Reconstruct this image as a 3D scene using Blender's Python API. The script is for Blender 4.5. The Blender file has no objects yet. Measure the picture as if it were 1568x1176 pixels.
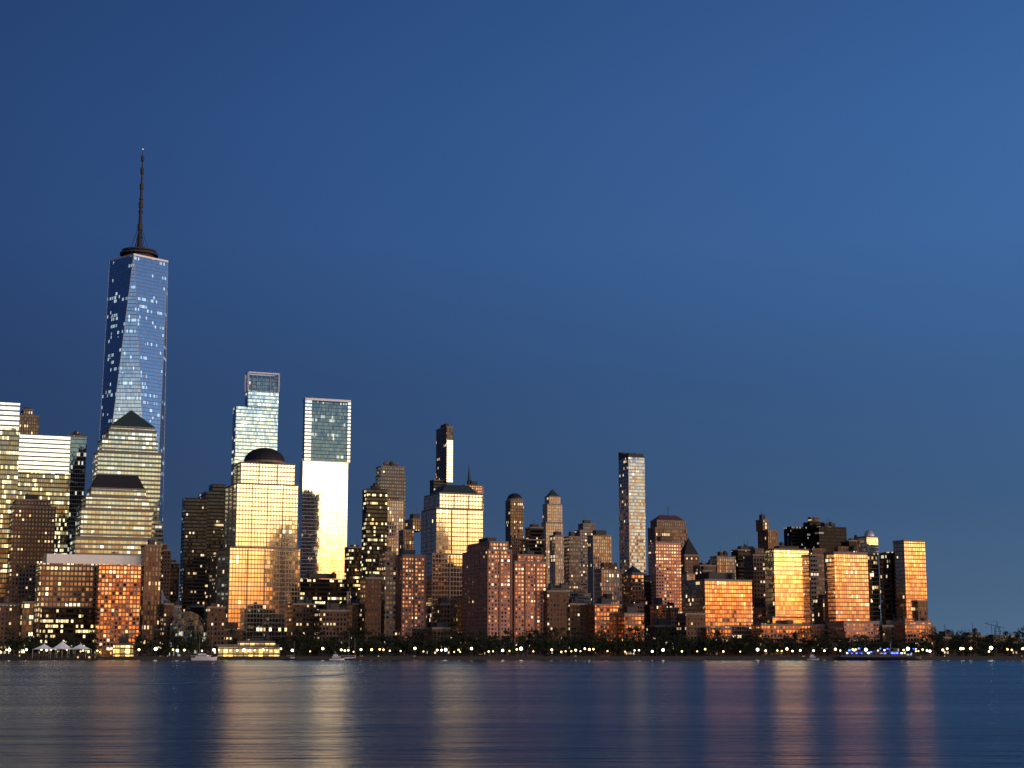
import bpy, math, random
from statistics import NormalDist
from mathutils import Vector
random.seed(7)
R = random.Random(11)
sc = bpy.context.scene
sc.view_settings.view_transform = 'Standard'
sc.view_settings.look = 'None'
sc.view_settings.exposure = 0

# ------------------------------------------------------------ camera
F = 2534.0
H = 6.0
PITCH = math.atan(409 / F)
cp, sp = math.cos(PITCH), math.sin(PITCH)
cam = bpy.data.cameras.new("camera")
cam.sensor_width = 36
cam.lens = F / 1568 * 36
cam.clip_start = 0.5
cam.clip_end = 80000
co = bpy.data.objects.new("camera", cam)
co.location = (0, 0, H)
co.rotation_euler = (math.pi / 2 + PITCH, 0, 0)
sc.collection.objects.link(co)
sc.camera = co

def tx(u, v):
    a = (u - 784) / F; b = (588 - v) / F
    return a / (cp - b * sp)
def tz(v):
    b = (588 - v) / F
    return (sp + b * cp) / (cp - b * sp)
def zz(v, Y):
    return H + Y * tz(v)

# ------------------------------------------------------------ node helper
class N:
    def __init__(s, tree):
        s.t = tree; s.n = tree.nodes; s.l = tree.links
    def add(s, typ, **kw):
        nd = s.n.new(typ)
        for k, v in kw.items(): setattr(nd, k, v)
        return nd
    def put(s, sock, val):
        if isinstance(val, bpy.types.NodeSocket): s.l.new(val, sock)
        else: sock.default_value = val
    def m(s, op, a, b=0.0, c=0.0, clamp=False):
        nd = s.n.new('ShaderNodeMath'); nd.operation = op; nd.use_clamp = clamp
        s.put(nd.inputs[0], a); s.put(nd.inputs[1], b); s.put(nd.inputs[2], c)
        return nd.outputs[0]
    def vm(s, op, a, b=(0, 0, 0)):
        nd = s.n.new('ShaderNodeVectorMath'); nd.operation = op
        s.put(nd.inputs[0], a)
        if op == 'SCALE': s.put(nd.inputs['Scale'], b)
        else: s.put(nd.inputs[1], b)
        return nd.outputs[0]
    def comb(s, x, y, z=0.0):
        nd = s.n.new('ShaderNodeCombineXYZ')
        s.put(nd.inputs[0], x); s.put(nd.inputs[1], y); s.put(nd.inputs[2], z)
        return nd.outputs[0]
    def sep(s, v):
        nd = s.n.new('ShaderNodeSeparateXYZ'); s.put(nd.inputs[0], v); return nd.outputs
    def mixc(s, f, a, b, mode='MIX'):
        nd = s.n.new('ShaderNodeMix'); nd.data_type = 'RGBA'; nd.blend_type = mode
        s.put(nd.inputs[0], f); s.put(nd.inputs[6], a); s.put(nd.inputs[7], b)
        return nd.outputs[2]
    def ramp(s, f, stops, interp='LINEAR'):
        nd = s.n.new('ShaderNodeValToRGB'); cr = nd.color_ramp; cr.interpolation = interp
        while len(cr.elements) < len(stops): cr.elements.new(0.5)
        for e, (p, c) in zip(cr.elements, stops):
            e.position = p; e.color = (c[0], c[1], c[2], 1)
        s.put(nd.inputs[0], f)
        return nd.outputs[0]
    def white(s, vec):
        nd = s.n.new('ShaderNodeTexWhiteNoise'); nd.noise_dimensions = '3D'
        s.put(nd.inputs['Vector'], vec); return nd.outputs['Value'], nd.outputs['Color']
    def noise(s, vec, scale, detail=2, rough=0.5):
        nd = s.n.new('ShaderNodeTexNoise'); s.put(nd.inputs['Vector'], vec)
        nd.inputs['Scale'].default_value = scale; nd.inputs['Detail'].default_value = detail
        nd.inputs['Roughness'].default_value = rough
        return nd.outputs['Fac']

def newmat(name):
    m = bpy.data.materials.new(name); m.use_nodes = True
    m.node_tree.nodes.clear()
    return m, N(m.node_tree)

# ------------------------------------------------------------ world (dusk sky)
GAZ = math.radians(42)
gd = (math.sin(GAZ), -math.cos(GAZ), 0)
w = bpy.data.worlds.new("World"); sc.world = w; w.use_nodes = True
w.node_tree.nodes.clear()
n = N(w.node_tree)
tc = n.add('ShaderNodeTexCoord')
d = n.vm('NORMALIZE', tc.outputs['Generated'])
dx, dy, dz = n.sep(d)
E = n.m('MULTIPLY', n.m('ARCSINE', dz), 180 / math.pi)
hl = n.m('SQRT', n.m('MAXIMUM', n.m('SUBTRACT', 1.0, n.m('MULTIPLY', dz, dz)), 1e-4))
dg = n.m('DIVIDE', n.m('ADD', n.m('MULTIPLY', dx, gd[0]), n.m('MULTIPLY', dy, gd[1])), hl)
W = n.add('ShaderNodeMapRange'); W.interpolation_type = 'SMOOTHSTEP'
n.put(W.inputs[0], dg); W.inputs[1].default_value = 0.30; W.inputs[2].default_value = 0.96
e01 = n.m('DIVIDE', E, 45.0, clamp=True)
def es(deg): return deg / 45.0
east = n.ramp(e01, [(0, (.058, .108, .185)), (es(2), (.044, .090, .172)), (es(5), (.032, .076, .170)), (es(9), (.029, .078, .198)),
                    (es(14), (.033, .097, .262)), (es(18), (.030, .092, .258)), (es(22), (.025, .079, .230)), (es(30), (.018, .058, .18)), (1, (.012, .036, .12))])
az = n.m('MULTIPLY_ADD', dx, 1.3, 1.0)
az = n.m('MINIMUM', n.m('MAXIMUM', az, 0.55), 1.6)
az2 = n.m('MULTIPLY_ADD', az, .8, .2)
east = n.mixc(1.0, east, n.comb(az, az, az2), 'MULTIPLY')
west = n.ramp(e01, [(0, (.20, .045, .012)), (es(1.5), (.46, .14, .032)), (es(3), (.72, .33, .10)), (es(5), (.90, .64, .31)),
                    (es(7), (.72, .64, .46)), (es(9.5), (.24, .31, .38)), (es(14), (.10, .165, .27)), (es(25), (.026, .055, .12)),
                    (1, (.006, .014, .035))])
west = n.mixc(1.0, west, (4.6, 4.6, 4.6, 1), 'MULTIPLY')
col = n.mixc(W.outputs[0], east, west)
sky = n.add('ShaderNodeTexSky'); sky.sky_type = 'NISHITA'; sky.sun_disc = False
sky.sun_elevation = math.radians(1.0); sky.sun_rotation = math.radians(138)
bg1 = n.add('ShaderNodeBackground'); n.put(bg1.inputs[0], col); bg1.inputs[1].default_value = 1.0
bg2 = n.add('ShaderNodeBackground'); n.put(bg2.inputs[0], sky.outputs[0]); bg2.inputs[1].default_value = 0.004
ad = n.add('ShaderNodeAddShader'); n.put(ad.inputs[0], bg1.outputs[0]); n.put(ad.inputs[1], bg2.outputs[0])
wo = n.add('ShaderNodeOutputWorld'); n.put(wo.inputs[0], ad.outputs[0])

sun = bpy.data.lights.new("sun", 'SUN'); sun.energy = 0.95; sun.angle = math.radians(6); sun.color = (1.0, .56, .34)
so = bpy.data.objects.new("sun", sun); sc.collection.objects.link(so)
sa = math.radians(67); se = math.radians(5)
sdir = Vector((math.sin(sa) * math.cos(se), -math.cos(sa) * math.cos(se), math.sin(se)))
so.rotation_euler = sdir.to_track_quat('Z', 'Y').to_euler()

# ------------------------------------------------------------ facade materials
FM = {}
def facade(name, bay, fl, mu, mv, frame, glass, lit=0.1, lits=2.0, tilt=0.012, rough=0.05, frough=0.45,
           litcol=(1.0, .62, .22), group=5, gvar=0.35, fmetal=0.0, fspec=.5, litf=.5):
    m, n = newmat(name)
    tc = n.add('ShaderNodeTexCoord')
    u, v, _ = n.sep(tc.outputs['UV'])
    su = n.m('DIVIDE', u, bay); sv = n.m('DIVIDE', v, fl)
    fu = n.m('FRACT', su); fv = n.m('FRACT', sv); cu = n.m('FLOOR', su); cv = n.m('FLOOR', sv)
    mk = n.m('MULTIPLY', n.m('LESS_THAN', n.m('ABSOLUTE', n.m('SUBTRACT', fu, .5)), .5 - mu / 2),
             n.m('LESS_THAN', n.m('ABSOLUTE', n.m('SUBTRACT', fv, .5)), .5 - mv / 2))
    sd = R.random() * 50
    oi = n.add('ShaderNodeObjectInfo')
    seed = n.m('MULTIPLY_ADD', oi.outputs['Random'], 57.0, sd)
    wv, wc = n.white(n.comb(cu, cv, seed))
    gv, gc = n.white(n.comb(n.m('FLOOR', n.m('DIVIDE', cu, float(group))), cv, n.m('ADD', seed, 9.3)))
    rv, rc = n.white(n.comb(n.m('FLOOR', n.m('DIVIDE', cu, float(group * 4))), cv, n.m('ADD', seed, 19.7)))
    geo = n.add('ShaderNodeNewGeometry')
    big = n.noise(geo.outputs['Position'], 0.03, 3)
    sc_ = n.m('ADD', n.m('ADD', n.m('MULTIPLY', wv, .30), n.m('MULTIPLY', gv, .35)),
              n.m('ADD', n.m('MULTIPLY', rv, .25), n.m('MULTIPLY', big, .30)))
    thr = -1.0 if lit >= 1 else .6 + .155 * NormalDist().inv_cdf(1 - lit * litf)
    litm = n.m('MULTIPLY', n.m('GREATER_THAN', sc_, thr), mk)
    wob = n.vm('SCALE', n.vm('SUBTRACT', wc, (.5, .5, .5)), tilt * 2)
    nz = n.add('ShaderNodeTexNoise'); n.put(nz.inputs['Vector'], geo.outputs['Position'])
    nz.inputs['Scale'].default_value = 0.12; nz.inputs['Detail'].default_value = 3
    wob2 = n.vm('SCALE', n.vm('SUBTRACT', nz.outputs['Color'], (.5, .5, .5)), tilt * 2.5)
    nrm = n.vm('NORMALIZE', n.vm('ADD', geo.outputs['Normal'], n.vm('ADD', wob, wob2)))
    x1, x2, x3 = n.sep(wc)
    br = n.m('MULTIPLY_ADD', x2, gvar, 1 - gvar * .6)
    gcol = n.mixc(1.0, (*glass, 1), n.comb(br, br, br), 'MULTIPLY')
    g = n.add('ShaderNodeBsdfPrincipled'); n.put(g.inputs['Base Color'], gcol)
    g.inputs['Metallic'].default_value = 1.0; g.inputs['Roughness'].default_value = rough
    n.put(g.inputs['Normal'], nrm)
    fr = n.add('ShaderNodeBsdfPrincipled')
    st = n.noise(geo.outputs['Position'], 0.08, 4)
    ov = n.m('MULTIPLY_ADD', oi.outputs['Random'], .5, .75)
    fc = n.mixc(st, (frame[0] * .7, frame[1] * .7, frame[2] * .7, 1), (frame[0] * 1.2, frame[1] * 1.2, frame[2] * 1.2, 1))
    fc = n.mixc(1.0, fc, n.comb(ov, ov, ov), 'MULTIPLY')
    n.put(fr.inputs['Base Color'], fc); fr.inputs['Roughness'].default_value = frough
    fr.inputs['Metallic'].default_value = fmetal; fr.inputs['Specular IOR Level'].default_value = fspec
    mx = n.add('ShaderNodeMixShader'); n.put(mx.inputs[0], mk); n.put(mx.inputs[1], fr.outputs[0]); n.put(mx.inputs[2], g.outputs[0])
    em = n.add('ShaderNodeEmission')
    lc = n.mixc(x3, (*litcol, 1), (min(1, litcol[0] * 1), min(1, litcol[1] * 1.3), min(1, litcol[2] * 2.6), 1))
    n.put(em.inputs[0], lc)
    n.put(em.inputs[1], n.m('MULTIPLY', litm, n.m('MULTIPLY_ADD', n.m('MULTIPLY', x1, x1), lits, lits * .10)))
    ad = n.add('ShaderNodeAddShader'); n.put(ad.inputs[0], mx.outputs[0]); n.put(ad.inputs[1], em.outputs[0])
    o = n.add('ShaderNodeOutputMaterial'); n.put(o.inputs[0], ad.outputs[0])
    m.cycles.emission_sampling = 'NONE'
    FM[name] = m
    return m

def plain(name, c, rough=0.6, metal=0.0, var=0.25, scale=0.3, emit=None, es_=0, sampling='NONE'):
    m, n = newmat(name)
    geo = n.add('ShaderNodeNewGeometry')
    st = n.noise(geo.outputs['Position'], scale, 4)
    k = n.mixc(st, tuple(x * (1 - var) for x in c) + (1,), tuple(min(1, x * (1 + var)) for x in c) + (1,))
    p = n.add('ShaderNodeBsdfPrincipled'); n.put(p.inputs['Base Color'], k)
    p.inputs['Roughness'].default_value = rough; p.inputs['Metallic'].default_value = metal
    if emit:
        p.inputs['Emission Color'].default_value = (*emit, 1); p.inputs['Emission Strength'].default_value = es_
        m.cycles.emission_sampling = sampling
    o = n.add('ShaderNodeOutputMaterial'); n.put(o.inputs[0], p.outputs[0])
    FM[name] = m
    return m

facade('granite_grid', 2.5, 3.5, .20, .24, (.34, .26, .19), (.72, .66, .56), lit=.05, lits=2.0, frough=.3, fmetal=.35, tilt=.0025, gvar=.25)
facade('granite_punched', 2.9, 3.8, .34, .42, (.13, .10, .08), (.16, .14, .12), lit=.40, lits=2.2)
facade('green_granite', 3.0, 3.9, .10, .46, (.17, .19, .18), (.20, .235, .225), lit=.20, lits=.9, litcol=(.9, .88, .65), fmetal=.1)
facade('curtain_blue', 1.7, 4.1, .10, .18, (.12, .16, .21), (.32, .40, .49), lit=.16, lits=.7, litcol=(.70, .80, .90), group=7, tilt=.006, gvar=.12)
facade('curtain_pale', 1.8, 4.1, .10, .26, (.17, .20, .215), (.34, .43, .47), lit=.16, lits=1.3, litcol=(.95, .9, .7), group=5, tilt=.014, gvar=.25)
facade('curtain_mirror', 1.6, 4.1, .06, .08, (.6, .6, .58), (.95, .95, .92), lit=.03, lits=1.5, tilt=.005)
facade('curtain_ribbed', 1.6, 4.1, .05, .34, (.16, .17, .18), (.60, .64, .67), lit=.05, lits=1.2, tilt=.008, gvar=.2)
facade('curtain_yellow', 1.8, 4.0, .15, .34, (.09, .09, .075), (.10, .10, .08), lit=.70, lits=1.9, litcol=(1, .75, .26), group=4)
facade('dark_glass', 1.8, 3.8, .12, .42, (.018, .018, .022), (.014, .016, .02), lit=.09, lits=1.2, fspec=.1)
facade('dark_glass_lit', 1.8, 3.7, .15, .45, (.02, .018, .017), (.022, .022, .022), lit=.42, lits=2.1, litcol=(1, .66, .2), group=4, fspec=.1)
facade('brown_stone', 2.4, 3.6, .50, .25, (.17, .105, .075), (.07, .058, .05), lit=.10, lits=1.5, tilt=.02, fspec=.2)
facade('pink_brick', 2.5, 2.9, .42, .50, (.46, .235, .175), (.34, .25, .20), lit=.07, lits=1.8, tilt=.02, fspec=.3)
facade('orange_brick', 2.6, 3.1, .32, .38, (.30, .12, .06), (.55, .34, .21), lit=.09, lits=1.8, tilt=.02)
facade('cream_stone', 2.4, 3.6, .50, .30, (.46, .38, .30), (.16, .14, .12), lit=.09, lits=1.8, tilt=.02, fspec=.3)
facade('grey_stone', 2.6, 3.6, .30, .50, (.15, .14, .135), (.06, .06, .062), lit=.11, lits=1.5, tilt=.02, fspec=.2)
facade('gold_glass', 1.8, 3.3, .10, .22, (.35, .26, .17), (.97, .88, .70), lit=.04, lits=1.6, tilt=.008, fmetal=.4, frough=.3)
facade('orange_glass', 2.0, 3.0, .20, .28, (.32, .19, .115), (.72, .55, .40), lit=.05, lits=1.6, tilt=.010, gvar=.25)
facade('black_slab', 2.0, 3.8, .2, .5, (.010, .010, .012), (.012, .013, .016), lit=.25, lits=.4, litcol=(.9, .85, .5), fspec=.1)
facade('steel_ripple', 1.9, 3.3, .12, .34, (.20, .21, .235), (.20, .23, .265), lit=.06, lits=1.3, frough=.3, fmetal=.5, tilt=.03)
facade('shop_glass', 3.5, 4.0, .15, .25, (.2, .15, .1), (.3, .28, .22), lit=1.0, lits=3.2, litcol=(1, .60, .10))
facade('low_brown', 2.6, 3.4, .5, .5, (.095, .060, .045), (.045, .036, .03), lit=.18, lits=1.5, fspec=.2)
facade('upper_glass', 1.6, 4.1, .10, .18, (.045, .065, .08), (.055, .09, .125), lit=.14, lits=.8, litcol=(.95, .85, .5), group=8)
roofm = plain('roof_dark', (.05, .05, .052), .7)
copper = plain('roof_copper_green', (.03, .058, .052), .6)
blackroof = plain('roof_slate', (.016, .016, .016), .7)
steel = plain('steel_dark', (.05, .05, .055), .7, .1)
trim = plain('stone_trim', (.22, .18, .14), .6)
brickpier = plain('brick_pier', (.26, .13, .095), .8)
whitem = plain('white_paint', (.8, .8, .8), .4, var=.05)
palestrip = plain('pale_metal_panel', (.60, .60, .60), .35, .4, var=.08)

# ------------------------------------------------------------ mesh builder
class B:
    def __init__(s, name):
        s.name = name; s.v = []; s.f = []; s.uv = []; s.mi = []; s.mats = []
    def mat(s, m):
        m = FM[m] if isinstance(m, str) else m
        if m not in s.mats: s.mats.append(m)
        return s.mats.index(m)
    def face(s, pts, m, uvs=None):
        i = len(s.v); s.v += [tuple(p) for p in pts]
        s.f.append(tuple(range(i, i + len(pts)))); s.mi.append(s.mat(m))
        s.uv += uvs if uvs else [(p[0] * .3, p[1] * .3) for p in pts]
    def prism(s, pts, z0, z1, m, top=None, cap=None, u0=None, bottom=False):
        top = top or pts; k = len(pts); u = R.randint(0, 40) * 100.0 if u0 is None else u0
        for i in range(k):
            a, b = pts[i], pts[(i + 1) % k]; c, dd = top[(i + 1) % k], top[i]
            L = math.hypot(b[0] - a[0], b[1] - a[1])
            s.face([(a[0], a[1], z0), (b[0], b[1], z0), (c[0], c[1], z1), (dd[0], dd[1], z1)], m,
                   [(u, z0), (u + L, z0), (u + L, z1), (u, z1)])
            u += math.ceil(L / 10) * 10 + 30
        s.face([(p[0], p[1], z1) for p in top], cap or roofm)
        if bottom: s.face([(p[0], p[1], z0) for p in reversed(pts)], cap or roofm)
    def box(s, c, dx, dy, z0, z1, m, phi=0, cap=None):
        s.prism(rect(c, dx, dy, phi), z0, z1, m, cap=cap or m, bottom=True)
    def cone(s, c, r0, r1, z0, z1, m, k=12):
        p0 = [(c[0] + r0 * math.cos(2 * math.pi * i / k), c[1] + r0 * math.sin(2 * math.pi * i / k)) for i in range(k)]
        p1 = [(c[0] + r1 * math.cos(2 * math.pi * i / k), c[1] + r1 * math.sin(2 * math.pi * i / k)) for i in range(k)]
        s.prism(p0, z0, z1, m, top=p1, cap=m)
    def dome(s, c, r, z0, h, m, k=24, rings=7):
        for j in range(rings):
            a0 = j / rings * math.pi / 2; a1 = (j + 1) / rings * math.pi / 2
            s.cone(c, r * math.cos(a0), max(.05, r * math.cos(a1)), z0 + h * math.sin(a0), z0 + h * math.sin(a1), m, k)
    def beam(s, p, q, r, m):
        p = Vector(p); q = Vector(q); dvec = (q - p).normalized()
        a = dvec.orthogonal().normalized() * r; b = dvec.cross(a).normalized() * r
        P = [p + a, p + b, p - a, p - b]; Q = [q + a, q + b, q - a, q - b]
        for i in range(4): s.face([P[i], P[(i + 1) % 4], Q[(i + 1) % 4], Q[i]], m)
    def done(s):
        me = bpy.data.meshes.new(s.name); me.from_pydata(s.v, [], s.f)
        for m in s.mats: me.materials.append(m)
        me.polygons.foreach_set('material_index', s.mi)
        ul = me.uv_layers.new(name='UVMap')
        flat = [c for p in s.uv for c in p]
        ul.data.foreach_set('uv', flat)
        me.update()
        ob = bpy.data.objects.new(s.name, me); sc.collection.objects.link(ob)
        return ob

def rect(c, dx, dy, phi=0):
    ca, sa_ = math.cos(phi), math.sin(phi)
    return [(c[0] + x * ca - y * sa_, c[1] + x * sa_ + y * ca) for x, y in ((-dx / 2, -dy / 2), (dx / 2, -dy / 2), (dx / 2, dy / 2), (-dx / 2, dy / 2))]
def inset(pts, dd):
    out = []
    k = len(pts)
    for i in range(k):
        p = Vector(pts[i]); a = (Vector(pts[(i + 1) % k]) - p).normalized(); b = (Vector(pts[i - 1]) - p).normalized()
        q = p + (a + b) * dd
        out.append((q.x, q.y))
    return out
PHI = math.radians(22)
G0 = 2.2
def foot(uL, uM, uR, v, Y, phi=PHI, mind=14, maxd=60):
    aM, aL, aR = tx(uM, v), tx(uL, v), tx(uR, v)
    M = Vector((aM * Y, Y))
    r = Vector((math.cos(phi), math.sin(phi))); l = Vector((-math.sin(phi), math.cos(phi)))
    tR = (aR * M.y - M.x) / (r.x - aR * r.y)
    tL = (aL * M.y - M.x) / (l.x - aL * l.y) if uL < uM else mind
    tL = min(max(tL, mind), maxd)
    return [tuple(M), tuple(M + r * tR), tuple(M + r * tR + l * tL), tuple(M + l * tL)]

def tower(name, Y, mat, tiers, roof=None, phi=PHI, cornice=True, mech=True, finish=True, piers=None, pierm=None):
    b = B(name); z = G0
    for i, t in enumerate(tiers):
        p = foot(t[0], t[1], t[2], t[3], Y + 1.5 * i, phi)
        z1 = zz(t[3], Y + 1.5 * i); mt = t[4] if len(t) > 4 else mat
        b.prism(p, z, z1, mt)
        if cornice:
            b.prism(inset(p, -.3), z1 - .6, z1 + .7, trim if cornice is True else cornice, cap=roofm, bottom=True)
        if piers:
            for a, q in ((p[0], p[1]), (p[3], p[0])):
                a = Vector(a); q = Vector(q); L = (q - a).length; k = max(1, round(L / piers)); dn = (q - a).normalized(); nn = Vector((dn.y, -dn.x))
                for j in range(k + 1):
                    c = a + dn * (L * j / k) + nn * .2
                    b.box((c.x, c.y), .5 if not pierm else 1.1, .6, z, z1 - 1, pierm or trim, math.atan2(dn.y, dn.x))
        z = z1
    top = p; c = ((p[0][0] + p[2][0]) / 2, (p[0][1] + p[2][1]) / 2)
    if roof: roof(b, top, z, c)
    elif mech:
        wv = (Vector(p[1]) - Vector(p[0])).length; dv = (Vector(p[3]) - Vector(p[0])).length
        hh = R.uniform(2.5, 6)
        b.prism(rect(c, wv * R.uniform(.35, .6), dv * R.uniform(.35, .6), phi), z + .7, z + hh, 'low_brown' if R.random() < .4 else roofm)
        if wv > 16:
            cc = (c[0] + wv * R.uniform(-.3, .3), c[1] - dv * .2)
            b.cone(cc, 1.8, 1.8, z + 1.8, z + 5, steel, 8); b.cone(cc, 2, .1, z + 5, z + 6.3, steel, 8)
            for sx in (-1.2, 1.2):
                b.beam((cc[0] + sx, cc[1], z + .5), (cc[0] + sx, cc[1], z + 1.9), .15, steel)
        for _ in range(R.randint(0, 2)):
            q = (c[0] + wv * R.uniform(-.25, .25), c[1])
            b.beam((q[0], q[1], z), (q[0], q[1], z + R.uniform(6, 12)), .18, steel)
    if finish: return b.done()
    return b

def pyramid(h, m, ins=0.0):
    def f(b, p, z, c):
        q = inset(p, ins) if ins else p
        b.prism(q, z + .7, z + .7 + h, m, top=[(c[0] + (x - c[0]) * .02, c[1] + (y - c[1]) * .02) for x, y in q], cap=m)
    return f
def mastaba(h, m, ins, slope):
    def f(b, p, z, c):
        q = inset(p, ins)
        b.prism(q, z + .7, z + .7 + h, m, top=inset(q, slope), cap=m)
    return f
def domer(r, h, m):
    def f(b, p, z, c):
        b.cone(c, r + .6, r + .6, z + .7, z + 2.5, trim, 24)
        b.dome(c, r, z + 2.5, h, m)
    return f

# ------------------------------------------------------------ named towers, left to right
tower('glass_office_tower', 1330, 'curtain_yellow', [(-70, -55, 31, 652), (-70, -55, 31, 613, 'curtain_ribbed')], cornice=False, mech=False)
tower('brown_office_building', 1720, 'brown_stone', [(22, 30, 60, 636), (30, 36, 52, 627)])
tower('mirrored_office_tower', 1520, 'curtain_yellow', [(20, 24, 108, 722), (20, 24, 108, 664, 'curtain_ribbed')], mech=False, cornice=False)  # darker lower tier stands in for a dark shape reflected in the glass
tower('glass_office_tower', 1560, 'upper_glass', [(100, 104, 133, 668)])
tower('brown_office_building', 1330, 'low_brown', [(12, 20, 86, 775), (20, 26, 78, 765)])

def wtc():
    b = B('glass_skyscraper_with_spire'); Y = 1775
    zt = zz(390, Y)
    cx = tx(213, 390) * (Y + 30)
    c = (cx, Y + 30); S = 64.5
    base = rect(c, S, S, math.radians(3))
    mid = [((base[i][0] + base[(i + 1) % 4][0]) / 2, (base[i][1] + base[(i + 1) % 4][1]) / 2) for i in range(4)]
    zb = 58
    b.prism(base, G0, zb, 'curtain_pale')
    for i in range(4):
        a, q, m = base[i], base[(i + 1) % 4], mid[i]
        L = S
        b.face([(a[0], a[1], zb), (q[0], q[1], zb), (m[0], m[1], zt)], 'curtain_blue', [(i * 200, zb), (i * 200 + L, zb), (i * 200 + L / 2, zt)])
        m2 = mid[(i + 1) % 4]; LL = math.hypot(m2[0] - m[0], m2[1] - m[1])
        b.face([(q[0], q[1], zb), (m2[0], m2[1], zt), (m[0], m[1], zt)], 'curtain_blue',
               [(i * 200 + 100 + LL / 2, zb), (i * 200 + 100 + LL, zt), (i * 200 + 100, zt)])
    for i in range(4):
        for m in (mid[i], mid[i - 1]):
            b.beam((base[i][0], base[i][1], zb), (m[0], m[1], zt), .4, palestrip)
    b.prism(mid, zt, zt + .8, roofm)
    b.prism(inset(mid, -.3), zt - 1.2, zt + .9, palestrip, cap=roofm, bottom=True)
    b.cone(c, 17, 17, zt + .9, zt + 6, steel, 28)
    b.cone(c, 21, 21, zt + 6, zt + 8.4, steel, 28)
    b.cone(c, 19, 19, zt + 10, zt + 11.6, steel, 28)
    b.cone(c, 12, 11, zt + 8.4, zt + 13, steel, 20)
    for k in range(20):
        a = k * math.pi / 10
        b.beam((c[0] + 20 * math.cos(a), c[1] + 20 * math.sin(a), zt + 7), (c[0] + 18.6 * math.cos(a), c[1] + 18.6 * math.sin(a), zt + 11), .25, steel)
    ztop = zz(228, Y + 30)
    zs = zt + 12; hgt = ztop - zs
    rr = [3.6, 2.4, 2.1, 1.9, 1.6, 1.3, .9, .55, .15]
    for i in range(8):
        b.cone(c, rr[i], rr[i + 1], zs + hgt * i / 8, zs + hgt * (i + 1) / 8, steel, 8)
        b.cone(c, rr[i] + .9, rr[i] + .9, zs + hgt * i / 8, zs + hgt * i / 8 + .9, steel, 10)
    for fr_ in (.20, .42, .60, .76, .88):
        b.cone(c, 3.3 - 1.7 * fr_, 3.3 - 1.7 * fr_, zs + hgt * fr_, zs + hgt * fr_ + 6, steel, 10)
    for k in range(6):
        a = k * math.pi / 3 + .3
        b.beam((c[0] + 10 * math.cos(a), c[1] + 10 * math.sin(a), zt + 13), (c[0], c[1], zs + hgt * .27), .35, steel)
    b.dome(c, .8, ztop - .6, .9, plain('beacon_lamp', (.8, .8, .8), .4, emit=(1, .95, .9), es_=.8), 10, 4)
    b.done()
wtc()

tower('pyramid_roofed_office_tower', 1450, 'green_granite',
      [(112, 130, 250, 800), (143, 151, 247, 690), (150, 157, 242, 672), (160, 167, 240, 657)],
      roof=lambda b, p, z, c: (b.prism(inset(p, 1.5), z + .7, z + 3.5, 'green_granite', cap=copper),
                               pyramid(zz(630, 1480) - z - 3.2, copper, 1.0)(b, p, z + 2.8, c)))
tower('flat_pyramid_roofed_office_tower', 1310, 'green_granite',
      [(108, 116, 240, 822), (118, 125, 233, 778), (125, 132, 228, 760), (134, 140, 224, 747)],
      roof=mastaba(11, blackroof, 1.0, 5))
b = tower('glass_podium_building', 1225, 'granite_punched', [(56, 62, 219, 862)], cornice=False, mech=False, finish=False)
p = foot(66, 72, 219, 848, 1228)
b.prism(p, zz(862, 1225), zz(848, 1228), palestrip)
b.prism(foot(58, 64, 150, 930, 1221), G0, zz(930, 1221), 'dark_glass_lit')
b.done()
tower('orange_reflection_wing', 1222.5, 'orange_brick', [(152, 152.5, 217, 864)], cornice=False, mech=False)  # orange slab over the podium front, a painted sunset reflection
tower('brown_office_building', 1240, 'brown_stone', [(216, 222, 247, 835)])
tower('brick_building', 1190, 'low_brown', [(-60, -55, 36, 925)])
tower('brick_building', 1195, 'curtain_yellow', [(34, 35, 52, 922)], mech=False)
tower('brown_office_building', 1500, 'low_brown', [(228, 234, 262, 842), (236, 240, 256, 833)])
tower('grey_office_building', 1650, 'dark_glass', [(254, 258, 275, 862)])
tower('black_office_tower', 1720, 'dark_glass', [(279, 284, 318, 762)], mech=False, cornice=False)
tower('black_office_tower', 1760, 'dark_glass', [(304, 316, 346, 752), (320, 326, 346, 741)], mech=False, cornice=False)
tower('brown_office_building', 1420, 'low_brown', [(322, 330, 350, 850)])

b = tower('setback_glass_skyscraper', 1840, 'curtain_pale', [(355, 359, 424, 700), (357, 362, 426, 622), (376, 380, 427, 598)], cornice=False, mech=False, finish=False)
Y = 1845; z0 = zz(598, Y); z1 = zz(570, Y)
p = foot(376, 380, 427, 598, Y)
b.prism(inset(p, 1.2), z0 + .7, zz(577, Y), 'upper_glass')
for i in range(4):
    b.beam((*p[i], z0), (*p[i], z1), 1.2, palestrip)
    b.beam((*p[i], z1), (*p[(i + 1) % 4], z1), 1.1, palestrip)
for j in range(1, 7):
    q = Vector(p[0]).lerp(Vector(p[1]), j / 7)
    b.beam((q.x, q.y, z0), (q.x, q.y, z1), .2, palestrip)
b.done()

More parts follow.
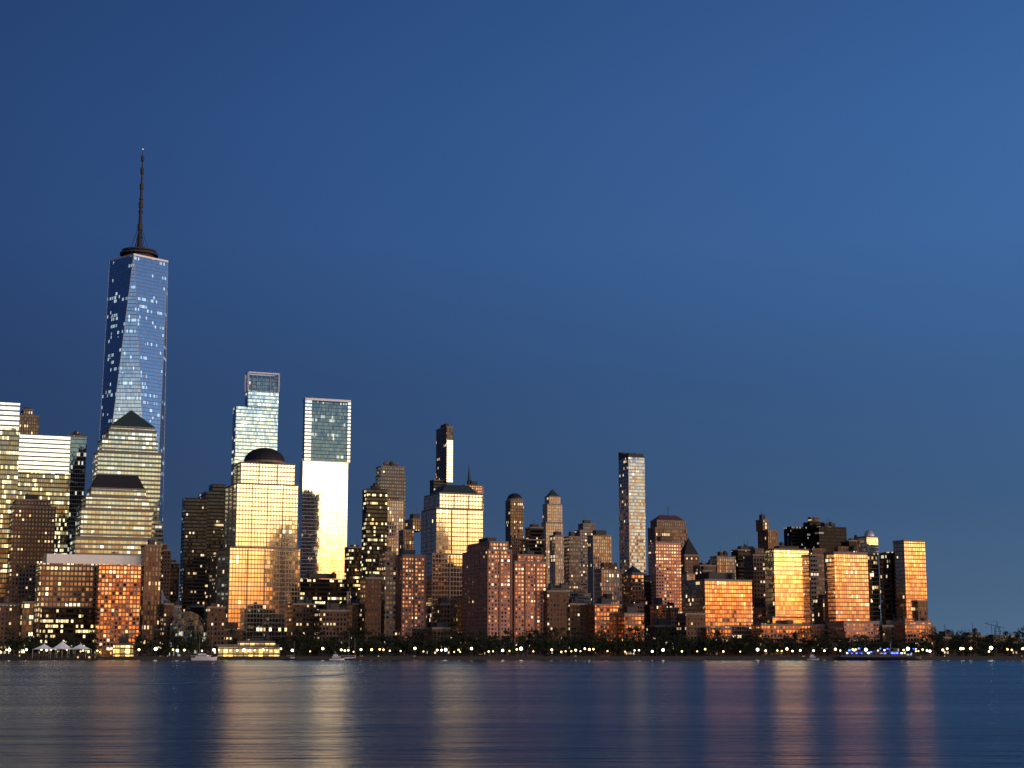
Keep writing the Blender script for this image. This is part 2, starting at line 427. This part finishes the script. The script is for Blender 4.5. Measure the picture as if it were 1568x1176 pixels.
tower('domed_office_tower', 1300, 'granite_grid',
      [(334, 352, 460, 838), (345, 363, 457, 740), (358, 369, 452, 708)], piers=13.5,
      roof=domer(16.5, 11.5, blackroof))
b = tower('mirrored_glass_skyscraper', 1850, 'curtain_mirror', [(459, 464, 533, 706)], cornice=False, mech=False, finish=False)
z0 = zz(706, 1850); z1 = zz(612, 1850)
p = foot(463, 467, 537, 640, 1851)
pu = inset(p, 1.2)
nn = (Vector(p[1]) - Vector(p[0])).normalized()
b.prism(p, z0, z0 + 1.2, palestrip)
b.prism(pu, z0 + 1.2, z1 - 1, 'upper_glass')  # darker glass stands in for the dark sky these upper faces reflect
for i, wd in ((0, 7.5), (1, 3.5)):
    c0 = Vector(p[i]) + (nn * (wd / 2) if i == 0 else -nn * (wd / 2)) + Vector((-nn.y, nn.x)) * 3
    b.box((c0.x, c0.y), wd, 6.4, z0 + 1.2, z1, 'curtain_ribbed', PHI)
b.prism(p, z1, z1 + 2.6, palestrip, bottom=True)
b.done()
tower('glass_office_building', 1400, 'dark_glass_lit', [(455, 460, 531, 886)], cornice=False)

tower('glass_office_building', 1600, 'dark_glass_lit', [(528, 534, 558, 838)])
tower('black_office_tower', 1500, 'dark_glass_lit', [(556, 562, 593, 748)], cornice=False)
tower('grey_office_tower', 1700, 'grey_stone', [(575, 583, 621, 728), (576, 584, 620, 714)])
tower('cream_office_building', 1600, 'cream_stone', [(588, 594, 618, 766)])
tower('brown_office_building', 1550, 'brown_stone', [(612, 618, 634, 812), (620, 632, 650, 795)])
tower('brick_apartment_building', 1240, 'pink_brick', [(596, 616, 652, 850)], piers=9, pierm=brickpier)
tower('brick_apartment_building', 1235, 'grey_stone', [(583, 590, 606, 846)])
b = tower('slender_apartment_tower', 2000, 'brown_stone', [(660, 664, 684, 735, 'dark_glass'), (668, 684, 694, 653, 'brown_stone')], finish=False)
p = foot(683, 684.5, 693.5, 674, 1999); b.prism(p[:2] + [tuple(Vector(p[1]) + Vector((-math.sin(PHI), math.cos(PHI))) * 2), tuple(Vector(p[0]) + Vector((-math.sin(PHI), math.cos(PHI))) * 2)], zz(738, 2000), zz(674, 2000), 'gold_glass')  # bright slab added to put the reflected strip on the right face
b.done()
tower('flat_roofed_granite_office_tower', 1290, 'granite_grid',
      [(642, 662, 741, 848), (646, 668, 740, 778), (650, 673, 739, 755)],
      roof=mastaba(7, copper, 2.5, 6), piers=13.5)
b = tower('brown_office_building', 1800, 'pink_brick', [(706, 712, 741, 743)], finish=False)
c = (tx(718, 743) * 1810, 1810)
b.cone(c, 2.2, .1, zz(745, 1810), zz(711, 1810), copper, 8); b.done()
tower('brick_apartment_building', 1205, 'pink_brick', [(709, 747, 783, 842), (716, 750, 778, 830)], piers=8, pierm=brickpier)
tower('brick_apartment_building', 1215, 'pink_brick', [(778, 788, 836, 860), (784, 793, 832, 850)], piers=8, pierm=brickpier)
tower('domed_brick_tower', 2000, 'brown_stone', [(774, 782, 802, 766)], roof=domer(9, 7, blackroof))
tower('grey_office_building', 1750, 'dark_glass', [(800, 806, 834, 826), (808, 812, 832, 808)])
tower('ornate_stone_tower', 2000, 'cream_stone', [(830, 836, 862, 800), (832, 838, 861, 772), (836, 841, 858, 760)],
      roof=pyramid(9, copper, 1.0))
tower('white_apartment_tower', 1650, 'cream_stone', [(846, 850, 865, 820)])
tower('grey_office_building', 1600, 'grey_stone', [(866, 872, 888, 822)])
tower('stone_office_tower', 1900, 'grey_stone', [(880, 888, 917, 812), (886, 893, 911, 802)])
tower('cream_office_building', 1750, 'cream_stone', [(900, 908, 937, 820)])
tower('white_apartment_building', 1350, 'cream_stone', [(912, 921, 956, 872)])
tower('brick_building', 1215, 'orange_brick', [(905, 911, 952, 926)])
tower('brick_building', 1210, 'orange_brick', [(950, 956, 986, 940)])
tower('brick_apartment_building', 1300, 'orange_brick', [(952, 968, 986, 878)], roof=pyramid(6, copper, 1))
b = tower('steel_apartment_skyscraper', 1640, 'steel_ripple', [(947, 962, 987, 700)], cornice=False, mech=False, finish=False)
p = foot(947, 962, 987, 700, 1640); z = zz(700, 1640)
b.prism(inset(p, .8), z, z + 4, steel)
hts = [1, 0, 6.5, 6.5]
for i in range(4):
    a, c2 = p[i], p[(i + 1) % 4]
    b.face([(*a, z), (*c2, z), (*c2, z + hts[(i + 1) % 4] + 1), (*a, z + hts[i] + 1)], steel)
b.done()
b = tower('chamfered_roof_office_tower', 1750, 'brown_stone', [(992, 1003, 1052, 808), (996, 1006, 1050, 797)], roof=mastaba(6, plain('roof_red_brown', (.12, .06, .045), .6), .5, 7), finish=False)
c = (tx(1023, 797) * 1775, 1775); b.beam((*c, zz(792, 1775)), (*c, zz(776, 1775)), .4, steel); b.done()
tower('brown_apartment_building', 1450, 'pink_brick', [(996, 1004, 1042, 830)])
tower('spired_stone_building', 1650, 'low_brown', [(1040, 1048, 1071, 850)], roof=pyramid(17, blackroof, .5))
tower('grey_office_building', 1600, 'low_brown', [(1066, 1072, 1096, 866)])
tower('grey_office_building', 1650, 'cream_stone', [(1092, 1098, 1126, 852)])
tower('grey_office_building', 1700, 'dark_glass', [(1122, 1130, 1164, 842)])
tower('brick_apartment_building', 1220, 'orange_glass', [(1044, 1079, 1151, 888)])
tower('brown_apartment_building', 1300, 'low_brown', [(1148, 1153, 1180, 850)])
tower('brown_office_tower', 1700, 'brown_stone', [(1160, 1176, 1191, 812), (1160, 1168, 1177, 796)])
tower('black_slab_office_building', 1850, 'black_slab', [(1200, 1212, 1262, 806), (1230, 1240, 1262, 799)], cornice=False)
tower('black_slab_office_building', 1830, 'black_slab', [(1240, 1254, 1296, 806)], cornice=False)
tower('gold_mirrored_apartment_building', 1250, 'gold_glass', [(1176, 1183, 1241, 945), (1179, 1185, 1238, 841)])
tower('dark_apartment_building', 1330, 'grey_stone', [(1234, 1240, 1276, 850)])
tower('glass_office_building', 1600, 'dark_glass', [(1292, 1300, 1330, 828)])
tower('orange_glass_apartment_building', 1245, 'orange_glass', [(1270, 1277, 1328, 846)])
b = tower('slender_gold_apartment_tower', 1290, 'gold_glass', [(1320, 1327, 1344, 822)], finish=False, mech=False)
c = (tx(1331, 822) * 1296, 1296)
b.dome(c, 4.2, zz(822, 1290) + .7, 5, palestrip, 16, 6); b.done()
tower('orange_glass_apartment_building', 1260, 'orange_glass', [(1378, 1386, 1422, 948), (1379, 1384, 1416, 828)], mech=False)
tower('black_office_tower', 1275, 'dark_glass', [(1355, 1362, 1381, 845)], cornice=False, mech=False)  # dark block stands in for the neighbour's left face, turned from the glow
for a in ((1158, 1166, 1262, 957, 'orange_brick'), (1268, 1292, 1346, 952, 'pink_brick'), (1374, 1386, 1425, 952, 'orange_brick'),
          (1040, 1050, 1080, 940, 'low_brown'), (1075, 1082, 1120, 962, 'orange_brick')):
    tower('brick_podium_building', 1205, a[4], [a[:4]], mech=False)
for a in ((440, 448, 488, 925), (486, 490, 534, 935), (246, 252, 266, 925), (312, 318, 345, 930), (654, 662, 690, 962), (833, 838, 870, 905), (868, 872, 905, 925), (534, 540, 585, 925), (555, 560, 584, 885)):
    tower('low_brick_building', 1215 + R.random() * 20, 'low_brown', [a])

# background infill blocks
mats = ['brown_stone', 'grey_stone', 'cream_stone', 'dark_glass', 'pink_brick', 'low_brown', 'cream_stone']
u = -120
while u < 1190:
    wd = R.uniform(14, 30)
    env = 872 if 560 < u < 1180 else (900 if u > 250 else 860)
    tower('city_building', R.uniform(1450, 1600), R.choice(mats), [(u, u + wd * .25, u + wd, env + R.uniform(0, 50))])
    u += wd * R.uniform(1.0, 1.7)
u = 520
while u < 1410:
    wd = R.uniform(14, 30)
    tower('city_building', R.uniform(1255, 1300), R.choice(['brown_stone', 'low_brown', 'pink_brick', 'orange_brick']), [(u, u + wd * .3, u + wd, R.uniform(908, 955))])
    u += wd * R.uniform(1.1, 1.9)
u = -250
while u < 1900:
    wd = R.uniform(22, 50)
    if not (330 < u < 425):
        tower('low_brick_building', R.uniform(1240, 1250), 'low_brown', [(u, u + wd * .2, u + wd, R.uniform(958, 978) if u < 1420 else R.uniform(974, 984))])
    u += wd * R.uniform(.9, 1.3)
u = 1400
while u < 1800:
    wd = R.uniform(16, 50)
    tower('warehouse', R.uniform(1900, 2300), 'grey_stone', [(u, u + wd * .2, u + wd, R.uniform(970, 984))], mech=False)
    u += wd

b = B('harbour_crane'); Y = 1900; x = tx(1528, 980) * Y; zc = zz(960, Y)
for sx in (-5, 5):
    for sy in (-5, 5): b.beam((x + sx, Y + sy, G0), (x + sx * .4, Y + sy * .4, zc), .4, steel)
for k in range(3):
    z = G0 + (zc - G0) * (k + .5) / 3; b.beam((x - 4, Y - 4, z), (x + 4, Y - 4, z), .3, steel)
b.beam((x - 14, Y, zc + 4), (x + 8, Y, zc - 1), .4, steel); b.beam((x, Y, zc - 1), (x, Y, zc + 7), .4, steel)
b.beam((x, Y, zc + 7), (x - 14, Y, zc + 4), .15, steel); b.done()

# ------------------------------------------------------------ glass vault atrium
b = B('glass_vaulted_atrium'); Y = 1225; cx = tx(288, 960) * Y
vg = FM['upper_glass']
ax = Vector((math.sin(-PHI), math.cos(PHI))); sd = Vector((math.cos(PHI), math.sin(PHI)))
for (r, y0, y1, zs) in ((12.5, 0, 8, 22), (10.5, -5, 0, 20), (8.5, -9, -5, 18)):
    k = 16; cuv = 0
    pts = [(-r, G0)] + [(-r * math.cos(i * math.pi / k), zs + r * math.sin(i * math.pi / k)) for i in range(k + 1)] + [(r, G0)]
    fr_ = [(cx + sd.x * q[0] + ax.x * y0, Y + sd.y * q[0] + ax.y * y0, q[1]) for q in pts]
    bk = [(cx + sd.x * q[0] + ax.x * y1, Y + sd.y * q[0] + ax.y * y1, q[1]) for q in pts]
    b.face(fr_, vg, [(q[0] + 50, q[1]) for q in pts])
    for i in range(len(pts) - 1):
        b.face([fr_[i + 1], fr_[i], bk[i], bk[i + 1]], vg, [(cuv + 3, 0), (cuv, 0), (cuv, 8), (cuv + 3, 8)]); cuv += 3
        b.beam(fr_[i], fr_[i + 1], .22, trim)
    for i in range(-2, 3):
        xx = r * i / 3; hh = zs + math.sqrt(r * r - xx * xx)
        b.beam((cx + sd.x * xx + ax.x * (y0 - .2), Y + sd.y * xx + ax.y * (y0 - .2), G0), (cx + sd.x * xx + ax.x * (y0 - .2), Y + sd.y * xx + ax.y * (y0 - .2), hh), .18, steel)
b.done()
b = B('white_winged_station_hall'); Y = 1480
def uvp(u, v, dy=0): return Vector((tx(u, v) * (Y + dy), Y + dy, zz(v, Y + dy)))
for k in range(14):
    t = k / 13
    base = uvp(246 + 36 * t, 946, 4 * t); topp = uvp(246 + 2 + 34 * t * t, 903 + 38 * t ** 1.2, -2)
    m2 = uvp(246 + 36 * t + 2, 946, 14)
    b.beam(base, topp, .45, whitem); b.beam(topp, m2, .45, whitem)
    if k: b.face([pb, base, topp, pt], whitem)
    pb, pt = base, topp
b.done()

# ------------------------------------------------------------ water, land
m, n = newmat('river_water')
geo = n.add('ShaderNodeNewGeometry')
px, py, pz = n.sep(geo.outputs['Position'])
n1 = n.noise(n.comb(n.m('MULTIPLY', px, .22), py, 0.0), .7, 4, .55)
n2 = n.noise(n.comb(n.m('MULTIPLY', px, .3), py, 3.0), .11, 3)
n3 = n.noise(n.comb(n.m('MULTIPLY', px, .15), py, 7.0), .012, 3)
n4 = n.noise(n.comb(n.m('MULTIPLY', px, .05), py, 11.0), .05, 4)
hgt = n.m('ADD', n.m('MULTIPLY', n1, .42), n.m('MULTIPLY', n2, 1.5))
bp = n.add('ShaderNodeBump'); bp.inputs['Distance'].default_value = 1.0
n.put(bp.inputs['Strength'], n.m('MULTIPLY_ADD', n4, 1.1, .15))
n.put(bp.inputs['Height'], hgt)
p_ = n.add('ShaderNodeBsdfPrincipled'); p_.inputs['Base Color'].default_value = (.004, .020, .030, 1)
p_.inputs['IOR'].default_value = 1.33; p_.inputs['Specular IOR Level'].default_value = .36
n.put(p_.inputs['Roughness'], n.m('MULTIPLY_ADD', n3, .22, .13)); n.put(p_.inputs['Normal'], bp.outputs[0])
o = n.add('ShaderNodeOutputMaterial'); n.put(o.inputs[0], p_.outputs[0])
b = B('river_water'); S_ = 40000
b.face([(-S_, -S_, 0), (S_, -S_, 0), (S_, S_, 0), (-S_, S_, 0)], m); b.done()
ground = plain('ground_soil', (.06, .06, .055), .9, scale=.05)
wall = plain('seawall_stone', (.06, .055, .05), .8, scale=.4)
b = B('ground'); SH = 1150
b.face([(-9000, SH, G0), (9000, SH, G0), (9000, 30000, G0), (-9000, 30000, G0)], ground); b.done()
b = B('seawall')
b.prism([(-9000, SH - 1.2), (9000, SH - 1.2), (9000, SH - .003), (-9000, SH - .003)], -2, G0 + .3, wall, cap=wall); b.done()
b = B('esplanade_path'); b.face([(-2000, SH + .5, G0 + .004), (2000, SH + .5, G0 + .004), (2000, SH + 9, G0 + .004), (-2000, SH + 9, G0 + .004)], plain('paving', (.22, .2, .18), .8)); b.done()
b = B('esplanade_railing')
for z in (G0 + .7, G0 + 1.3): b.beam((-900, SH - .6, z), (900, SH - .6, z), .06, steel)
for i in range(-300, 301): b.beam((i * 3, SH - .6, G0 + .3), (i * 3, SH - .6, G0 + 1.3), .06, steel)
b.done()

# ------------------------------------------------------------ trees (one distant mass)
m, n = newmat('foliage')
geo = n.add('ShaderNodeNewGeometry')
f1 = n.noise(geo.outputs['Position'], .35, 3)
kc = n.ramp(f1, [(.3, (.010, .017, .008)), (.7, (.042, .052, .022))])
p_ = n.add('ShaderNodeBsdfPrincipled'); n.put(p_.inputs['Base Color'], kc); p_.inputs['Roughness'].default_value = .8
p_.inputs['Specular IOR Level'].default_value = .1
o = n.add('ShaderNodeOutputMaterial'); n.put(o.inputs[0], p_.outputs[0])
leaf = m
bark = plain('bark', (.05, .04, .03), .9)
b = B('distant_tree_row')
RT = random.Random(3)
def leafq(c, s):
    d1 = Vector((RT.gauss(0, 1), RT.gauss(0, 1), RT.gauss(0, 1))).normalized() * s
    d2 = d1.orthogonal().normalized() * s * .7
    b.face([c - d1, c + d2, c + d1, c - d2], leaf)
x = -560
while x < 640:
    u_ = 784 + F * x / 1170
    dens = .4 if u_ < 240 else (.6 if u_ < 430 else 1)
    for row in (0, 1):
        if RT.random() > dens: continue
        if 330 < u_ < 428 and row == 0: continue
        tx_ = x + RT.uniform(-2, 2); ty_ = 1167 + row * 17 + RT.uniform(-3, 3)
        if 325 < u_ < 432: ty_ = 1200
        h_ = RT.uniform(11, 19) * (1.15 if row else .78)
        b.cone((tx_, ty_), .35, .15, G0, G0 + h_ * .6, bark, 5)
        for c_ in range(RT.randint(7, 10)):
            cc = Vector((tx_ + RT.gauss(0, 2.4), ty_ + RT.gauss(0, 1.8), G0 + h_ * RT.uniform(.28, .92)))
            b.beam((tx_, ty_, G0 + h_ * .3), cc, .1, bark)
            cr = RT.uniform(1.5, 2.6)
            for _ in range(28):
                o_ = Vector((RT.gauss(0, 1), RT.gauss(0, 1), RT.gauss(0, .8))) * cr * .6
                leafq(cc + o_, RT.uniform(.4, .85))
    x += RT.uniform(3.5, 6.5)
b.done()

# ------------------------------------------------------------ street lamps
def lampmesh(nm, colr, st, r):
    b = B(nm); lm = plain(nm + '_glow', (.8, .8, .8), .4, emit=colr, es_=st)
    b.cone((0, 0), .12, .07, 0, 3.9, steel, 6); b.cone((0, 0), .25, .2, 0, .5, steel, 8)
    b.beam((0, 0, 3.8), (.5, 0, 4.1), .05, steel)
    b.cone((0, 0), r * .5, r * .5, 3.85, 4.0, steel, 8)
    for j in range(6):
        a0 = -math.pi / 2 + j * math.pi / 6; a1 = a0 + math.pi / 6
        b.cone((0, 0), max(.02, r * math.cos(a0)), max(.02, r * math.cos(a1)), 4 + r + r * math.sin(a0), 4 + r + r * math.sin(a1), lm, 10)
    b.cone((0, 0), r * .5, .05, 4 + 2 * r, 4 + 2 * r + .2, steel, 8)
    ob = b.done(); me = ob.data; bpy.data.objects.remove(ob); return me
LM = [lampmesh('street_lamp', (1, .76, .38), 7, .75), lampmesh('street_lamp_b', (1, .66, .24), 5, .6), lampmesh('street_lamp_c', (.97, .95, .75), 10, 1.0)]
x = -430
while x < 520:
    for k in range(R.choice((1, 1, 2))):
        me = R.choices(LM, (5, 5, 2))[0]
        ob = bpy.data.objects.new('street_lamp', me); ob.location = (x + k * 3.0, SH + R.choice((3, 3, 8)), G0 + .004)
        ob.rotation_euler = (0, 0, R.random() * 6); s_ = R.uniform(.7, 1.2); ob.scale = (s_, s_, s_); sc.collection.objects.link(ob)
    x += R.uniform(4, 13)

b = tower('lit_waterfront_pavilion', 1172, 'shop_glass', [(331, 334, 426, 990)], phi=math.radians(4), mech=False, finish=False)
p = foot(326, 330, 430, 989, 1171, math.radians(4))
b.prism(p, zz(990, 1172) + .8, zz(990, 1172) + 1.5, trim, bottom=True)
b.done()
tower('lit_waterfront_pavilion', 1182, 'shop_glass', [(360, 364, 420, 983)], phi=math.radians(4))
tower('lit_waterfront_pavilion', 1172, 'shop_glass', [(172, 174, 200, 987)], phi=math.radians(4))

# ferry terminal canopy on a floating dock
b = B('ferry_terminal_canopy'); Y = 1132; x0 = tx(42, 1000) * Y; x1 = tx(155, 1000) * Y
b.prism([(x0, Y - 8), (x1, Y - 8), (x1, Y + 8), (x0, Y + 8)], .1, 1.3, wall, bottom=True)
canvas = plain('glowing_white_canvas', (.78, .78, .76), .6, var=.05, emit=(1, .88, .85), es_=.16)  # emission added to brighten the canopy; no lamp hangs inside
k = 3; cw = (x1 - x0) * .74 / k; xs = x0 + (x1 - x0) * .10
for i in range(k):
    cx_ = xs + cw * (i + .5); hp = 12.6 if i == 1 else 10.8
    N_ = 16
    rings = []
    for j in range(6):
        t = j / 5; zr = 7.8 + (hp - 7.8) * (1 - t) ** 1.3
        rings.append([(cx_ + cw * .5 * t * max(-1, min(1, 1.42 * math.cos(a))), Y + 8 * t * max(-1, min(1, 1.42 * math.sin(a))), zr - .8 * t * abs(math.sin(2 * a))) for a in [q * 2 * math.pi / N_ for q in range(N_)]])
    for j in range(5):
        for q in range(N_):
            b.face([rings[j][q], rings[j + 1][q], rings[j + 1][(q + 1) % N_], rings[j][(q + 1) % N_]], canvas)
    b.beam((cx_, Y, 1.3), (cx_, Y, hp + .8), .2, whitem)
    for sx in (-.45, .45):
        for sy in (-7.5, 7.5): b.beam((cx_ + sx * cw, Y + sy, 1.3), (cx_ + sx * cw, Y + sy, 7.0), .15, whitem)
for i in range(22):
    xx = x0 + (x1 - x0) * i / 21; b.cone((xx, Y - 8.6), .35, .3, -1, 4.2, bark, 7)
b.beam((x0, Y - 8.6, 3.6), (x1, Y - 8.6, 3.6), .25, bark)
b.box((x0 + 8, Y + 2), 9, 6, 1.3, 4.6, 'low_brown'); b.box((x1 - 10, Y + 2), 12, 6, 1.3, 4.8, 'low_brown')
b.done()

# ------------------------------------------------------------ boats
def hull(b, x, y, L, W_, hgt_, m, deck, heading=0, z0=-.4):
    ca, sa_ = math.cos(heading), math.sin(heading)
    def T(a, c, z): return (x + a * ca - c * sa_, y + a * sa_ + c * ca, z)
    st = []
    for i in range(11):
        t = i / 10; a = -L / 2 + L * t
        wt = W_ / 2 * (.8 + .2 * min(1, t * 4)) * (1 - max(0, (t - .55) / .45) ** 2)
        wt = max(wt, .05); sh = hgt_ * (1 + .45 * (2 * max(0, t - .5)) ** 2)
        st.append([T(a, -wt, sh), T(a * .96, -wt * .7, z0), T(a * .96, wt * .7, z0), T(a, wt, sh)])
    for i in range(10):
        for j in range(3): b.face([st[i][j], st[i][j + 1], st[i + 1][j + 1], st[i + 1][j]], m)
        b.face([st[i][0], st[i + 1][0], st[i + 1][3], st[i][3]], deck)
    b.face(st[0], m)
    return T
navy = plain('hull_dark_paint', (.02, .025, .035), .3)
blueglow = plain('blue_lamp', (.1, .1, .9), .4, emit=(.03, .08, 1.0), es_=9)
whiteglow = plain('white_lamp', (.8, .8, .8), .4, emit=(.8, .85, 1.0), es_=6)
facade('boat_windows', 2.2, 2.7, .25, .45, (.04, .04, .05), (.05, .05, .06), lit=.15, lits=.7, litcol=(.7, .6, .5))
facade('yacht_windows', 1.6, 2.2, .3, .5, (.6, .6, .6), (.1, .1, .12), lit=.2, lits=1, litcol=(1, .7, .4))
b = B('dinner_cruise_boat'); Y = 1100; x0 = tx(1276, 1005) * Y; x1 = tx(1412, 1005) * Y; cx_ = (x0 + x1) / 2; L = x1 - x0
hull(b, cx_, Y, L, 12, 2.0, navy, wall)
b.box((cx_ - 2, Y), L * .8, 9.5, 2.0, 4.2, 'boat_windows', cap=roofm); b.box((cx_ - 4, Y), L * .6, 8.5, 4.21, 6.0, 'boat_windows', cap=roofm)
b.box((cx_ + L * .18, Y), 6, 5, 6.01, 8, 'boat_windows', cap=roofm)
b.beam((cx_ + L * .15, Y, 8), (cx_ + L * .15, Y, 12), .12, whitem)
for i in range(34):
    if R.random() < .7:
        xx = cx_ - L * .44 + L * .88 * i / 33
        zl = R.choice((4.3, 4.3, 5.0, 6.1, 7.2)); s_ = R.uniform(.4, 1.0)
        b.box((xx, Y - 4.9), s_ * 1.3, s_, zl, zl + s_, blueglow if R.random() < .85 else whiteglow)
b.done()
def yacht(nm, uc, Y, L):
    b = B(nm); x = tx(uc, 1003) * Y
    hull(b, x, Y, L, L * .24, L * .10, whitem, whitem)
    h0 = L * .10
    b.box((x - L * .05, Y), L * .55, L * .17, h0, h0 + 1.6, 'yacht_windows', cap=whitem)
    b.prism(rect((x - L * .08, Y), L * .34, L * .14), h0 + 1.61, h0 + 2.8, whitem, top=rect((x - L * .1, Y), L * .26, L * .12), cap=whitem)
    b.beam((x - L * .1, Y, h0 + 2.8), (x - L * .14, Y, h0 + 5), .1, whitem); b.done()
yacht('motor_yacht', 313, 1105, 17); yacht('motor_yacht', 516, 1120, 10); yacht('motor_yacht', 1245, 1125, 8)
def sailboat(uc, Y, L, mast):
    b = B('sailboat'); x = tx(uc, 1000) * Y
    hull(b, x, Y, L, L * .28, 1.1, navy, trim); b.box((x, Y), L * .3, L * .16, 1.1, 1.8, whitem)
    b.cone((x + 1, Y), .22, .12, 1.1, mast, trim, 6); b.beam((x + 1, Y, 2.8), (x - L * .4, Y, 2.8), .14, whitem)
    b.beam((x + 1, Y, mast), (x + L * .5, Y, 1.6), .04, steel); b.beam((x + 1, Y, mast), (x - L * .5, Y, 1.5), .04, steel)
    b.beam((x + 1, Y - 1.2, mast * .65), (x + 1, Y + 1.2, mast * .65), .06, steel); b.done()
sailboat(532, 1138, 13, 19); sailboat(541, 1142, 11, 15); sailboat(303, 1140, 12, 17); sailboat(322, 1143, 13, 22); sailboat(448, 1143, 10, 13)

# boat wake: pale matte band, painting in the bright reflection along it
m, n = newmat('wake_glare_paint')
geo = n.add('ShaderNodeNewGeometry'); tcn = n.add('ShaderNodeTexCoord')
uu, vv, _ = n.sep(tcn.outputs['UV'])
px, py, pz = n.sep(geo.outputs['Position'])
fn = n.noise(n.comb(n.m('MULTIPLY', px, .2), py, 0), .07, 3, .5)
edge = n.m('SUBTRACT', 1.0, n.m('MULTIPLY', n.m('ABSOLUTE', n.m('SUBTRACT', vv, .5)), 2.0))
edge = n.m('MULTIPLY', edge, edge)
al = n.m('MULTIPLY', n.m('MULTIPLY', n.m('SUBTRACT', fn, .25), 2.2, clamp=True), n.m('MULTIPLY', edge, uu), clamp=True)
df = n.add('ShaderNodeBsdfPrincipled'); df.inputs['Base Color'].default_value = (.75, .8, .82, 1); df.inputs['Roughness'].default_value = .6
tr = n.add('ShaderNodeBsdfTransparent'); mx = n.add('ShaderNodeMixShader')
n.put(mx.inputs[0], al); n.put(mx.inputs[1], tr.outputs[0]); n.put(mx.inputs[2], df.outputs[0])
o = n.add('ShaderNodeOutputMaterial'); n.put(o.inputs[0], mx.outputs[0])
b = B('boat_wake_glare')
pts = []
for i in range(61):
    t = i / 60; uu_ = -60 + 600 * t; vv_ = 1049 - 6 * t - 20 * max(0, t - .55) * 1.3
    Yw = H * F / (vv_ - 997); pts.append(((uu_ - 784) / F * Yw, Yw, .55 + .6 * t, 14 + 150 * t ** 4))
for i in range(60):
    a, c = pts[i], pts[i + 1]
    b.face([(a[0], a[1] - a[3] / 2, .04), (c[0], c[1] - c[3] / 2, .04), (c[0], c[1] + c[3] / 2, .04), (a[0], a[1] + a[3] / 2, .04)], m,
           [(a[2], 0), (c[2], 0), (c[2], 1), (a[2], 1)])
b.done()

# ------------------------------------------------------------ New Jersey side towers (seen mirrored in the glass)
facade('far_tower', 3, 3.8, .4, .4, (.05, .05, .055), (.10, .10, .11), lit=.12, lits=.8)
for (x, y, w_, d_, h_) in ((872, -120, 50, 40, 240), (940, -160, 60, 40, 95), (1300, -260, 55, 45, 260), (1240, -240, 60, 50, 130), (700, -150, 70, 40, 50), (1500, -350, 60, 50, 150),
                           (1750, -300, 80, 50, 70), (480, -180, 60, 40, 90), (1150, -120, 60, 40, 80), (2050, -300, 90, 60, 50), (2500, -350, 90, 60, 45), (2900, -300, 60, 60, 60)):
    b = B('riverside_tower'); p = rect((x, y), w_, d_, -.3)
    b.prism(p, G0, h_ * .88, 'far_tower'); b.prism(inset(p, 9), h_ * .88, h_, 'far_tower'); b.done()
b = B('ground'); b.face([(-3000, -3000, G0), (6000, -3000, G0), (6000, -90, G0), (-3000, -90, G0)], ground); b.done()
